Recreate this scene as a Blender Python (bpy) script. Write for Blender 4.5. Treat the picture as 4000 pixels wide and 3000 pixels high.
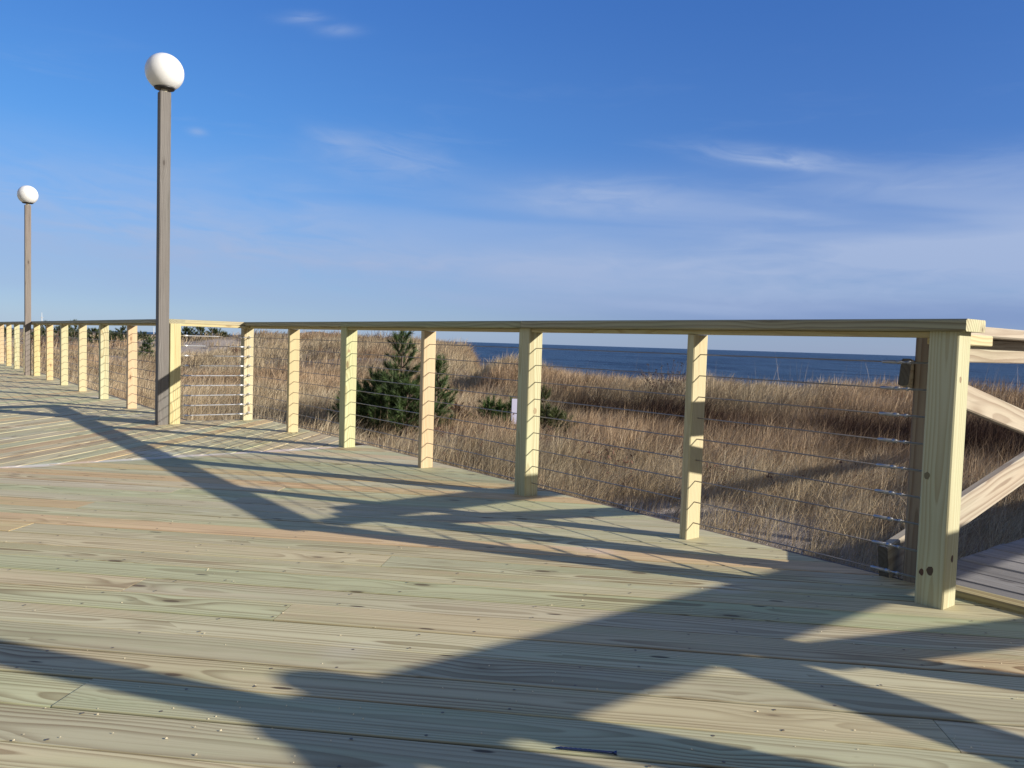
import bpy, math, random
import numpy as np
from mathutils import Vector, Matrix
random.seed(7); RNG=np.random.default_rng(11)
SC=bpy.context.scene; COL=SC.collection
for o in list(bpy.data.objects): bpy.data.objects.remove(o)
# ------------------------------------------------------------------ camera
F_PX=3090.0; PITCH=0.05137; ROLL=0.03129; CAMH=0.788
fw=Vector((0,math.cos(PITCH),-math.sin(PITCH))); up0=Vector((0,math.sin(PITCH),math.cos(PITCH))); rt0=Vector((1,0,0))
rt=math.cos(ROLL)*rt0+math.sin(ROLL)*up0; up=-math.sin(ROLL)*rt0+math.cos(ROLL)*up0
cam=bpy.data.cameras.new('camera'); camo=bpy.data.objects.new('camera',cam); COL.objects.link(camo)
m=Matrix((( rt.x,up.x,-fw.x,0),(rt.y,up.y,-fw.y,0),(rt.z,up.z,-fw.z,CAMH),(0,0,0,1))); camo.matrix_world=m
cam.sensor_width=36; cam.lens=F_PX/4000*36; cam.clip_start=.05; cam.clip_end=60000
SC.camera=camo
SC.cycles.max_bounces=4; SC.cycles.diffuse_bounces=3; SC.cycles.glossy_bounces=2
SC.view_settings.view_transform='Standard'; SC.view_settings.look='None'; SC.view_settings.gamma=1; SC.view_settings.exposure=.66
# local frame of the terrace edge: a along the long railing (towards the camera's right), w outwards to the dune
C6=(1.3637,2.4287); TH=-.9016; DV=(math.cos(TH),math.sin(TH)); BV=(-math.sin(TH),math.cos(TH))
def aw(a,w,z=0): return (C6[0]+a*DV[0]+w*BV[0], C6[1]+a*DV[1]+w*BV[1], z)
def to_aw(x,y): return ((x-C6[0])*DV[0]+(y-C6[1])*DV[1], (x-C6[0])*BV[0]+(y-C6[1])*BV[1])
# ------------------------------------------------------------------ sun + sky
SUN_EL=math.radians(20.3); sh=Vector((.944,-.330)).normalized()
sdir=Vector((sh.x*math.cos(SUN_EL),sh.y*math.cos(SUN_EL),math.sin(SUN_EL)))
sl=bpy.data.lights.new('sun','SUN'); sl.energy=4.6; sl.angle=math.radians(.53); sl.color=(1,.93,.82)
so=bpy.data.objects.new('sun',sl); COL.objects.link(so); so.rotation_euler=sdir.to_track_quat('Z','Y').to_euler(); so.location=(20,-8,12)

class NT:
    def __init__(s,nt): s.nt=nt; s.n=nt.nodes; s.l=nt.links
    def new(s,t,**k):
        n=s.n.new(t)
        for a,b in k.items(): setattr(n,a,b)
        return n
    def put(s,sock,v):
        if isinstance(v,bpy.types.NodeSocket): s.l.new(v,sock)
        elif v is not None:
            if isinstance(v,(tuple,list)) and len(v)==3 and sock.type=='RGBA': v=(*v,1)
            sock.default_value=v
    def math(s,op,a,b=None,c=None,clamp=False):
        n=s.new('ShaderNodeMath',operation=op,use_clamp=clamp); s.put(n.inputs[0],a)
        if b is not None: s.put(n.inputs[1],b)
        if c is not None: s.put(n.inputs[2],c)
        return n.outputs[0]
    def vmul(s,v,k):
        n=s.new('ShaderNodeVectorMath',operation='MULTIPLY'); s.put(n.inputs[0],v); s.put(n.inputs[1],k); return n.outputs[0]
    def vadd(s,v,k):
        n=s.new('ShaderNodeVectorMath',operation='ADD'); s.put(n.inputs[0],v); s.put(n.inputs[1],k); return n.outputs[0]
    def noise(s,v,scale,detail=3,rough=.5,dist=0,dim='3D'):
        n=s.new('ShaderNodeTexNoise',noise_dimensions=dim); s.put(n.inputs['Vector'],v); n.inputs['Scale'].default_value=scale
        n.inputs['Detail'].default_value=detail; n.inputs['Roughness'].default_value=rough; n.inputs['Distortion'].default_value=dist
        return n.outputs[0]
    def ramp(s,f,stops,interp='LINEAR'):
        n=s.new('ShaderNodeValToRGB'); s.put(n.inputs[0],f); r=n.color_ramp; r.interpolation=interp
        while len(r.elements)<len(stops): r.elements.new(.5)
        for e,(p,c) in zip(r.elements,stops):
            e.position=p; e.color=(c,c,c,1) if isinstance(c,(int,float)) else (*c,1)
        return n.outputs[0]
    def mix(s,f,a,b,mode='MIX'):
        n=s.new('ShaderNodeMix',data_type='RGBA',blend_type=mode); s.put(n.inputs[0],f); s.put(n.inputs[6],a); s.put(n.inputs[7],b); return n.outputs[2]
    def sstep(s,x,a,b):
        n=s.new('ShaderNodeMapRange',interpolation_type='SMOOTHSTEP'); s.put(n.inputs[0],x); n.inputs[1].default_value=a; n.inputs[2].default_value=b; return n.outputs[0]
    def attr(s,name): 
        n=s.new('ShaderNodeAttribute',attribute_name=name); return n
    def sep(s,v):
        n=s.new('ShaderNodeSeparateXYZ'); s.put(n.inputs[0],v); return n.outputs
    def comb(s,x,y,z):
        n=s.new('ShaderNodeCombineXYZ'); s.put(n.inputs[0],x); s.put(n.inputs[1],y); s.put(n.inputs[2],z); return n.outputs[0]
def newmat(name):
    m=bpy.data.materials.new(name); m.use_nodes=True; N=NT(m.node_tree); N.n.clear()
    out=N.new('ShaderNodeOutputMaterial'); p=N.new('ShaderNodeBsdfPrincipled'); N.l.new(p.outputs[0],out.inputs[0])
    return m,N,p,out
def bump(N,p,h,strength=.3,dist=.002):
    b=N.new('ShaderNodeBump'); b.inputs['Strength'].default_value=strength; b.inputs['Distance'].default_value=dist; N.put(b.inputs['Height'],h); N.l.new(b.outputs[0],p.inputs['Normal'])

def px_dir(x,y):
    v=fw*F_PX+rt*(x-2000)-up*(y-1500); return v.normalized()

w=bpy.data.worlds.new('World'); SC.world=w; w.use_nodes=True; N=NT(w.node_tree); N.n.clear()
wo=N.new('ShaderNodeOutputWorld'); bg=N.new('ShaderNodeBackground'); N.l.new(bg.outputs[0],wo.inputs[0])
sky=N.new('ShaderNodeTexSky',sky_type='NISHITA'); sky.sun_disc=False; sky.sun_elevation=SUN_EL; sky.sun_rotation=math.atan2(sh.x,sh.y)
sky.altitude=0; sky.air_density=1.0; sky.dust_density=.25; sky.ozone_density=2.5
tc=N.new('ShaderNodeTexCoord'); D=tc.outputs['Generated']; dx,dy,dz=N.sep(D)
el=N.math('ARCTAN2',dz,N.math('SQRT',N.math('ADD',N.math('MULTIPLY',dx,dx),N.math('MULTIPLY',dy,dy))))
az=N.math('ARCTAN2',dx,dy)
skyc=N.mix(1.0,sky.outputs[0],(0.93,1.02,1.16),'MULTIPLY')
hsv=N.new('ShaderNodeHueSaturation'); hsv.inputs['Saturation'].default_value=1.18; hsv.inputs['Value'].default_value=1.0; N.put(hsv.inputs['Color'],skyc); skyc=hsv.outputs[0]
CLOUD=(2.5,3.15,4.6)
# thin veils: noise in (azimuth, elevation) stretched along the horizon
P1=N.comb(N.math('MULTIPLY',az,2.2),N.math('MULTIPLY',N.math('ADD',el,N.math('MULTIPLY',az,.06)),15.0),0.0)
n1=N.noise(P1,1.0,3,.45,.5)
P2=N.comb(N.math('ADD',N.math('MULTIPLY',az,5.0),3.1),N.math('MULTIPLY',el,34.0),2.0)
n2=N.noise(P2,1.0,6,.6,.8)
band=N.math('MULTIPLY',N.sstep(el,.02,.055),N.math('SUBTRACT',1.0,N.sstep(el,.10,.25)))
band_r=N.math('MULTIPLY',band,N.math('ADD',.45,N.math('MULTIPLY',N.sstep(az,-.35,.55),.62)))
v1=N.math('MULTIPLY',band_r,N.math('ADD',.40,N.math('MULTIPLY',N.sstep(n1,.34,.60),.60)))
v2=N.math('MULTIPLY',N.math('MULTIPLY',N.sstep(n2,.5,.8),.14),N.math('MULTIPLY',N.sstep(el,.0,.05),N.math('SUBTRACT',1.0,N.sstep(el,.2,.38))))
tot=N.math('ADD',N.math('MULTIPLY',v1,.95),v2)
# individual cirrus wisps (azimuth, elevation, half sizes, tilt, strength)
def wisp(px,py,wpx,hpx,tilt,k,seed):
    d=px_dir(px,py); a0=math.atan2(d.x,d.y); e0=math.atan2(d.z,math.hypot(d.x,d.y))
    u=N.math('SUBTRACT',az,a0); v=N.math('SUBTRACT',el,e0)
    ct,st=math.cos(tilt),math.sin(tilt)
    uu=N.math('ADD',N.math('MULTIPLY',u,ct),N.math('MULTIPLY',v,st)); vv=N.math('SUBTRACT',N.math('MULTIPLY',v,ct),N.math('MULTIPLY',u,st))
    nz=N.noise(N.comb(N.math('ADD',N.math('MULTIPLY',uu,14.0),seed),N.math('MULTIPLY',vv,60.0),seed),1.0,4,.5,1.0)
    uu=N.math('DIVIDE',uu,wpx/F_PX); vv=N.math('DIVIDE',vv,hpx/F_PX)
    g=N.math('EXPONENT',N.math('MULTIPLY',N.math('ADD',N.math('MULTIPLY',uu,uu),N.math('MULTIPLY',vv,vv)),-1.0))
    return N.math('MULTIPLY',N.math('MULTIPLY',g,k),N.sstep(nz,.08,.80))
for wz in [(3030,618,270,34,-.13,.80,1.3),(3180,650,170,16,-.13,.5,2.3),(1500,620,230,70,-.06,.62,4.1),(1320,540,110,30,-.2,.3,5.1),(1180,70,80,18,.12,.45,7.7),(1320,118,75,18,.10,.45,9.2),(2350,770,330,60,.0,.55,12.5),
           (3600,700,600,60,.06,.2,15.0),(600,880,900,150,-.1,.55,18.2),(770,515,30,14,0,.5,21.0),(1800,1040,800,45,.02,.35,25.0),(3300,1080,900,110,.0,.5,28.0)]:
    tot=N.math('ADD',tot,wisp(*wz))
tot=N.math('MINIMUM',tot,.92)
cl=N.mix(N.sstep(el,.03,.16),(2.2,2.85,4.3),CLOUD)
fa_=N.sstep(az,-.62,.5)
g0=N.mix(fa_,(1.75,2.65,4.2),(1.35,1.95,3.5)); g1=N.mix(fa_,(.72,2.25,5.2),(.50,1.25,3.5)); g2=N.mix(fa_,(.34,1.15,3.75),(.27,.85,2.9))
G=N.mix(N.sstep(el,.0,.17),g0,g1); G=N.mix(N.sstep(el,.12,.46),G,g2)
skyc=N.mix(.8,skyc,G)
skyc=N.mix(N.math('MULTIPLY',N.math('MULTIPLY',N.math('MULTIPLY',N.sstep(el,.075,.052),N.sstep(el,.02,.042)),N.sstep(az,-.1,.35)),.6),skyc,(.62,1.15,2.9))
fin=N.mix(tot,skyc,cl)
# neutral fill added as a whitish veil in the unseen sky behind the camera
bk=N.math('MULTIPLY',N.sstep(dy,.25,-.45),N.math('ADD',.45,N.math('MULTIPLY',N.sstep(N.noise(D,2.2,5,.6),.35,.65),.5)))
fin=N.mix(bk,fin,(2.15,2.1,1.85)); N.l.new(fin,bg.inputs[0]); bg.inputs[1].default_value=.10

# ------------------------------------------------------------------ materials
def wood(name,light,dark,knot,ring=140,fiber=.25,green=(.88,.97,.90),pink=(1.08,.93,.84),weather=0.0,rough=.72,bumps=.35,patch=.45,smear_lit_seam=0,wob=1.0):
    m,N,p,out=newmat(name)
    P=N.attr('wco').outputs['Vector']; T=N.attr('wtint').outputs['Color']
    x,y,z=N.sep(P)
    nA=N.noise(N.comb(N.math('MULTIPLY',x,.45),z,0.0),1.0,2,.5); nB=N.noise(N.comb(N.math('MULTIPLY',x,.8),3.3,y),1.0,2,.5)
    # coordinates relative to the pith: y2,z2 come from the second attribute (distance to the heart of the log)
    Q=N.attr('wpi').outputs['Vector']; qx,qy,qz=N.sep(Q)
    yy=N.math('ADD',qy,N.math('MULTIPLY',N.math('SUBTRACT',nA,.5),.10*wob)); zz=N.math('ADD',qz,N.math('MULTIPLY',N.math('SUBTRACT',nB,.5),.085*wob))
    vor=N.new('ShaderNodeTexVoronoi'); vor.inputs['Scale'].default_value=1.0; N.put(vor.inputs['Vector'],N.vmul(P,(2.9,8.5,8.5))); kd=vor.outputs['Distance']
    kc=N.sep(vor.outputs['Color'])
    gate=N.math('GREATER_THAN',kc[0],.30)
    near=N.math('MULTIPLY',gate,N.math('SUBTRACT',1.0,N.sstep(kd,.0,.55)))
    km=N.math('MULTIPLY',gate,N.math('SUBTRACT',1.0,N.sstep(kd,.06,.10)))
    wr=N.noise(N.vmul(P,(3.0,22,22)),1.0,3,.55)
    r=N.math('SQRT',N.math('ADD',N.math('MULTIPLY',yy,yy),N.math('MULTIPLY',zz,zz)))
    r=N.math('ADD',N.math('ADD',r,N.math('MULTIPLY',wr,.0065*wob)),N.math('MULTIPLY',near,.012))
    fr=N.math('FRACT',N.math('MULTIPLY',r,ring))
    late=N.ramp(fr,[(0,.0),(.35,.05),(.78,.85),(.9,1.0),(.97,.15),(1,0)])
    fib=N.noise(N.vmul(P,(5,190,190)),1.0,3,.7)
    big=N.noise(N.vmul(P,(.9,5,5)),1.0,3,.5)
    big2=N.noise(N.vadd(N.vmul(P,(1.3,9,9)),(9,4,2)),1.0,3,.55)
    lstr=N.math('MULTIPLY',late,N.math('ADD',.42,N.math('MULTIPLY',N.sstep(big,.35,.7),.55)))
    c=N.mix(lstr,light,dark)
    c=N.mix(N.math('MULTIPLY',N.sstep(big2,.46,.68),patch),c,N.mix(1.0,c,green,'MULTIPLY'))
    c=N.mix(N.math('MULTIPLY',N.sstep(big,.55,.75),patch),c,N.mix(1.0,c,pink,'MULTIPLY'))
    c=N.mix(N.math('MULTIPLY',N.math('SUBTRACT',fib,.5),fiber*2),c,(0,0,0)) if False else N.mix(N.math('MULTIPLY',N.sstep(fib,.45,.8),fiber),c,dark)
    if weather>0:
        wn=N.noise(N.vmul(P,(2.2,60,60)),1.0,4,.65); c=N.mix(N.math('MULTIPLY',N.sstep(wn,.5,.75),weather),c,N.mix(.6,dark,(.03,.028,.028)))
    st_=N.noise(N.vmul(P,(1.1,48,48)),1.0,3,.6); c=N.mix(N.math('MULTIPLY',N.sstep(st_,.52,.74),.34),c,dark); c=N.mix(N.math('MULTIPLY',N.sstep(st_,.46,.28),.22),c,N.mix(1.0,c,(1.16,1.14,1.10),'MULTIPLY'))
    c=N.mix(N.math('MULTIPLY',km,.85),c,knot)
    halo=N.math('MULTIPLY',gate,N.math('MULTIPLY',N.math('SUBTRACT',1.0,N.sstep(kd,.10,.22)),.35)); c=N.mix(halo,c,dark)
    dirt=N.noise(N.new('ShaderNodeTexCoord').outputs['Object'],1.3,4,.6); c=N.mix(N.math('MULTIPLY',N.sstep(dirt,.52,.8),.22),c,N.mix(1.0,c,(.78,.74,.70),'MULTIPLY'))
    if smear_lit_seam:
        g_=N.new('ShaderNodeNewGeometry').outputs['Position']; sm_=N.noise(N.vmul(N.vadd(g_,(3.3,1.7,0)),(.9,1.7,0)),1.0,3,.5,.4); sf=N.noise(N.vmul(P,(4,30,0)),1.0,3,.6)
        c=N.mix(N.math('MULTIPLY',N.math('MULTIPLY',N.sstep(sm_,.62,.70),N.sstep(sf,.3,.6)),smear_lit_seam),c,(.66,.62,.56))
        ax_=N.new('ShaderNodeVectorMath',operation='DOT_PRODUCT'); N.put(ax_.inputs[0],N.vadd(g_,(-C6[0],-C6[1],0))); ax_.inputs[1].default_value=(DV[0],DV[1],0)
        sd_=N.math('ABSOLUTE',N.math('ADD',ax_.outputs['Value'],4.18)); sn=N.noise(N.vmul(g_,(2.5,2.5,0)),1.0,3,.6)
        c=N.mix(N.math('MULTIPLY',N.math('SUBTRACT',1.0,N.sstep(N.math('ADD',sd_,N.math('MULTIPLY',N.math('SUBTRACT',.5,sn),.12)),.015,.065)),.75),c,(.70,.62,.56))  # pale seam line: sunlit board ends painted into the deck colour
        sp=N.new('ShaderNodeTexVoronoi'); sp.inputs['Scale'].default_value=1.0; N.put(sp.inputs['Vector'],N.vmul(P,(5.0,22,0))); sc_=N.sep(sp.outputs['Color'])
        c=N.mix(N.math('MULTIPLY',N.math('MULTIPLY',N.math('GREATER_THAN',sc_[0],.80),N.math('SUBTRACT',1.0,N.sstep(sp.outputs['Distance'],.09,.16))),.85),c,knot)
    c=N.mix(1.0,c,T,'MULTIPLY')
    N.l.new(c,p.inputs['Base Color']); p.inputs['Roughness'].default_value=rough; p.inputs['Specular IOR Level'].default_value=.3
    h=N.math('ADD',N.math('MULTIPLY',fib,.6),N.math('SUBTRACT',.5,N.math('MULTIPLY',late,.4))); bump(N,p,h,bumps,.0012)
    return m
M_DECK=wood('new_decking_wood',(.545,.482,.300),(.235,.165,.085),(.05,.026,.014),ring=120,patch=.7,fiber=.22,smear_lit_seam=.5,wob=.6)
M_POST=wood('new_post_wood',(.535,.495,.365),(.37,.285,.175),(.10,.05,.028),ring=110,patch=.45,fiber=.10)
M_CAP=wood('rail_cap_wood',(.37,.335,.235),(.17,.135,.085),(.07,.04,.02),ring=75,patch=.6,fiber=.15)
M_OLD=wood('weathered_lamp_wood',(.195,.182,.170),(.105,.095,.088),(.05,.04,.035),ring=110,patch=.3,fiber=.5,weather=.5,rough=.85,bumps=.7)
M_OLDRAIL=wood('weathered_rail_wood',(.44,.39,.31),(.26,.20,.15),(.12,.075,.05),ring=60,patch=.4,fiber=.3,weather=.25,rough=.8,bumps=.5)
M_GREY=wood('grey_boardwalk_wood',(.24,.232,.225),(.145,.135,.13),(.05,.045,.045),ring=90,patch=.08,fiber=.55,weather=.7,rough=.85,bumps=.8)
M_DARKW=wood('dark_fascia_wood',(.17,.14,.11),(.09,.07,.055),(.04,.03,.025),ring=90,patch=.3,fiber=.5,weather=.6,rough=.85,bumps=.7)
def simple(name,col,rough=.5,metal=0,spec=.5,noise=0,nscale=40):
    m,N,p,out=newmat(name)
    if noise:
        n=N.noise(N.new('ShaderNodeTexCoord').outputs['Object'],nscale,4,.6); c=N.mix(N.math('MULTIPLY',n,noise),col,tuple(v*.45 for v in col)); N.l.new(c,p.inputs['Base Color'])
    else: p.inputs['Base Color'].default_value=(*col,1)
    p.inputs['Roughness'].default_value=rough; p.inputs['Metallic'].default_value=metal; p.inputs['Specular IOR Level'].default_value=spec
    return m
M_CABLE=simple('stainless_cable',(.33,.30,.29),.45,.75,noise=.6,nscale=300)
M_STEEL=simple('polished_steel',(.80,.79,.77),.33,.72,noise=.15,nscale=60)
M_STEELD=simple('dull_steel',(.42,.42,.43),.38,.8,noise=.3,nscale=60)
M_BLACK=simple('black_plastic',(.018,.018,.02),.45)
M_NECK=simple('cream_pvc',(.62,.56,.40),.5)
M_SIGN=simple('pale_lilac_plastic',(.42,.42,.56),.5,noise=.15,nscale=8)
M_SAND=None
def globe_mat():
    m,N,p,out=newmat('opal_globe'); p.inputs['Base Color'].default_value=(.72,.72,.715,1); p.inputs['Roughness'].default_value=.32
    p.inputs['Subsurface Weight'].default_value=.5; p.inputs['Subsurface Radius'].default_value=(.1,.1,.1); p.inputs['Subsurface Scale'].default_value=1.0
    return m
M_GLOBE=globe_mat()

# ------------------------------------------------------------------ mesh builder
class MB:
    def __init__(s): s.v=[];s.f=[];s.co=[];s.pi=[];s.ti=[]
    def board(s,p0,p1,side,width,thick,tint=(1,1,1),ch=.003,cut0=0,cut1=0,pith=None,off=None,endt=None,edge=1.0):
        """box from p0 to p1 (axis line through section centre); side = unit vector across the width; cut = shift of the ends across the width"""
        p0=Vector(p0);p1=Vector(p1);ax=(p1-p0);L=ax.length;ax.normalize();side=Vector(side).normalized();side=(side-ax*side.dot(ax)).normalized();nn=ax.cross(side)
        hw,ht=width/2,thick/2
        pr=[(-hw+ch,-ht),(hw-ch,-ht),(hw,-ht+ch),(hw,ht-ch),(hw-ch,ht),(-hw+ch,ht),(-hw,ht-ch),(-hw,-ht+ch)]
        off=off if off is not None else (random.uniform(0,60),random.uniform(0,20),random.uniform(0,20))
        if pith is None: pith=(random.uniform(-.035,.035),random.choice((-1,1))*random.uniform(.015,.09))
        b=len(s.v)
        for e,(q,cu) in enumerate(((p0,cut0),(p1,cut1))):
            for (a,c) in pr:
                sh=cu*(a/hw); P=q+side*a+nn*c+ax*sh
                l=(L if e else 0)+sh
                s.v.append(P[:]); s.co.append((l+off[0],a+off[1],c+off[2])); s.pi.append((l,a+pith[0],c+pith[1])); ek=edge if abs(a)>hw-ch*.5 else 1.0; s.ti.append((tint[0]*ek,tint[1]*ek,tint[2]*ek,1))
        for i in range(8): j=(i+1)%8; s.f.append((b+i,b+j,b+8+j,b+8+i))
        if endt:
            for e in (0,8):
                b2=len(s.v)
                for i in range(8): s.v.append(s.v[b+e+i]); s.co.append(s.co[b+e+i]); s.pi.append(s.pi[b+e+i]); s.ti.append((tint[0]*endt,tint[1]*endt,tint[2]*endt,1))
                s.f.append(tuple(b2+i for i in (range(8) if e else range(7,-1,-1))))
        else:
            s.f.append(tuple(b+i for i in range(7,-1,-1))); s.f.append(tuple(b+8+i for i in range(8)))
        return s
    def tube(s,pts,r,n=8,cap=True,rads=None,tint=(1,1,1)):
        b=len(s.v); pts=[Vector(p) for p in pts]
        for i,p in enumerate(pts):
            t=(pts[min(i+1,len(pts)-1)]-pts[max(i-1,0)]).normalized(); a=t.orthogonal().normalized() if abs(t.z)>.9 else t.cross(Vector((0,0,1))).normalized(); c=t.cross(a)
            rr=rads[i] if rads else r
            for k in range(n):
                th=2*math.pi*k/n; s.v.append((p+a*math.cos(th)*rr+c*math.sin(th)*rr)[:]); s.co.append((i,k,0)); s.pi.append((0,0,0)); s.ti.append((*tint,1))
        for i in range(len(pts)-1):
            for k in range(n): k2=(k+1)%n; s.f.append((b+i*n+k,b+i*n+k2,b+(i+1)*n+k2,b+(i+1)*n+k))
        if cap: s.f.append(tuple(b+k for k in range(n-1,-1,-1))); s.f.append(tuple(b+(len(pts)-1)*n+k for k in range(n)))
        return s
    def build(s,name,mat,parent=None,smooth=False,origin=None):
        me=bpy.data.meshes.new(name); me.from_pydata(s.v,[],s.f); me.update()
        for nm,dat in (('wco',s.co),('wpi',s.pi)):
            at=me.attributes.new(nm,'FLOAT_VECTOR','POINT'); at.data.foreach_set('vector',np.array(dat,dtype=np.float32).ravel())
        at=me.attributes.new('wtint','FLOAT_COLOR','POINT'); at.data.foreach_set('color',np.array(s.ti,dtype=np.float32).ravel())
        me.materials.append(mat)
        import bmesh as _b
        bm=_b.new(); bm.from_mesh(me); _b.ops.recalc_face_normals(bm,faces=bm.faces); bm.to_mesh(me); bm.free()
        if smooth: me.polygons.foreach_set('use_smooth',[True]*len(me.polygons))
        o=bpy.data.objects.new(name,me); COL.objects.link(o)
        if parent: 
            o.parent=parent; root=parent
            while root.parent: root=root.parent
            o.matrix_parent_inverse=Matrix.Identity(4)
            if not parent.parent and parent.type=='EMPTY': o.matrix_local=root_inv[root.name].copy()
            # children of mesh parts share their parent's space
        return o
root_inv={}
def thing(name,loc,rz=0,label=None,cat=None,group=None):
    o=bpy.data.objects.new(name,None); COL.objects.link(o); o.location=loc; o.rotation_euler=(0,0,rz); o.empty_display_size=.2
    mw=Matrix.Translation(Vector(loc))@Matrix.Rotation(rz,4,'Z'); root_inv[o.name]=mw.inverted()
    tag(o,label,cat,group); return o
def tag(o,label=None,cat=None,group=None,kind=None):
    if label:o['label']=label
    if cat:o['category']=cat
    if group:o['group']=group
    if kind:o['kind']=kind
    return o
AX=Vector((DV[0],DV[1],0)); BX=Vector((BV[0],BV[1],0)); ZX=Vector((0,0,1))
def post_mb(a,w,z0,z1,sa,sw,tint,pith=None,ch=.004):
    """post whose right-front corner is (a,w): spans a-sa..a, w..w+sw"""
    return MB().board(aw(a-sa/2,w+sw/2,z0),aw(a-sa/2,w+sw/2,z1),AX,sa,sw,tint,ch,pith=pith)
def tn(s=.06,base=(1,1,1)):
    k=random.gauss(1,s); return tuple(b*k*random.gauss(1,s*.35) for b in base)
PINK=(1.06,.88,.76); GRN=(.95,1.0,.86); YEL=(1.03,.98,.84)

# ------------------------------------------------------------------ deck
def strip_interval(lines_rects,p,u):
    lo,hi=1e9,-1e9
    for (a0,a1,w0,w1) in lines_rects:
        t0,t1=-1e9,1e9
        for k,(mn,mx) in enumerate(((a0,a1),(w0,w1))):
            if abs(u[k])<1e-9: continue
            s0=(mn-p[k])/u[k]; s1=(mx-p[k])/u[k]; t0=max(t0,min(s0,s1)); t1=min(t1,max(s0,s1))
        if t1>t0: lo=min(lo,t0);hi=max(hi,t1)
    return (lo,hi) if hi>lo else None
deck_mb=MB(); SQ=math.sqrt(.5)
def lay(rects,u,rng,gap=.003,ch=.003,edge=.42):
    v=(-u[1],u[0]); pitch=.1435; wd=pitch-gap
    k=rng[0]
    while k<rng[1]:
        c=k*pitch; pe=[(v[0]*(c+s),v[1]*(c+s)) for s in (-wd/2,wd/2)]
        I=[strip_interval(rects,p,u) for p in pe]; k+=1
        if I[0] is None or I[1] is None: continue
        lo=((I[0][0]+I[1][0])/2); hi=((I[0][1]+I[1][1])/2)
        if hi-lo<.1: continue
        c0=(I[1][0]-I[0][0])/2; c1=(I[1][1]-I[0][1])/2
        # butt joints
        cuts=[lo]; x=lo+random.uniform(1.5,4.8)
        while x<hi-1.0: cuts.append(x); x+=4.8
        cuts.append(hi)
        for i in range(len(cuts)-1):
            s0,s1=cuts[i],cuts[i+1]; 
            base=random.choices([(1,1,1),(1.05,1.0,.95),(.94,1.0,.95),(1.10,.93,.78),(.88,.97,.92),(.94,.90,.88)],[5,3,3,1.8,1.5,2.4])[0]
            dz=random.uniform(-.0012,.0012)
            P0=aw(v[0]*c+u[0]*(s0+(0 if i==0 else .0006)),v[1]*c+u[1]*(s0+(0 if i==0 else .0006)),-.019+dz); P1=aw(v[0]*c+u[0]*(s1-(0 if s1==hi else .0015)),v[1]*c+u[1]*(s1-(0 if s1==hi else .0015)),-.019+dz)
            side=AX*v[0]+BX*v[1]
            deck_mb.board(P0,P1,side,wd,.038,tn(.05,base),ch,cut0=(c0 if i==0 else 0),cut1=(c1 if s1==hi else 0),pith=(random.uniform(-.04,.04),random.uniform(.02,.085)),edge=edge)
SEAM=-4.18
lay([(SEAM,5,-6,-.42),(SEAM,1.62,-.42,.215)],(SQ,SQ),(-60,60))
lay([(-26,SEAM-.004,-6,-.46),(-6.28,SEAM-.004,-.46,.215)],(-SQ,SQ),(-60,240),.006,.003,1.0)
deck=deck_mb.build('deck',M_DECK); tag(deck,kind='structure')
def screws():
    V=[];Fc=[];rnd=random.Random(12)
    for k in range(-52,30):
        for j in range(-14,12):
            a_=j*.406+.13
            # board centre line k: w-a=k*pitch/SQ
            w_=a_+k*.1435/SQ
            if not(SEAM+.03<a_<1.6 and -4.6<w_<.16): continue
            for sg in (-1,1):
                o_=sg*.050; aa=a_-o_*SQ+rnd.uniform(-.006,.006); ww=w_+o_*SQ+rnd.uniform(-.006,.006); x,y,_=aw(aa,ww); r=.0036; i0=len(V)
                for q in range(8): V.append((x+r*math.cos(q*.785),y+r*math.sin(q*.785),.0017))
                Fc.append(tuple(range(i0,i0+8)))
    me=bpy.data.meshes.new('deck_screws'); me.from_pydata(V,[],Fc); me.materials.append(simple('bronze_screw',(.17,.13,.09),.5,.3)); o=bpy.data.objects.new('deck_screws',me); COL.objects.link(o); o.parent=deck; o['kind']='stuff'
screws()
# older fascia board round the deck edge
fa=MB()
def edge(a0,w0,a1,w1,t=(1,1,1)):
    fa.board(aw(a0,w0,-.135),aw(a1,w1,-.135),ZX,.26,.038,tn(.08),.004)
edge(SEAM-2.15,.234,1.62,.234); edge(-6.30,.253,-6.30,-.42); edge(-26,-.44,-6.32,-.44); edge(1.66,-.40,1.66,.25); edge(1.68,-.40,5,-.40)
tag(fa.build('deck_fascia',M_DARKW),kind='structure')
# joists/dark under the deck
jm=MB()
for a in np.arange(-24,5,2.4):
    jm.board(aw(a,-6,-.25),aw(a,(-.5 if (a<-6.4 or a>1.5) else .2),-.25),ZX,.2,.09,(1,1,1),.002)
tag(jm.build('deck_joists',M_DARKW),kind='structure')

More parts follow.
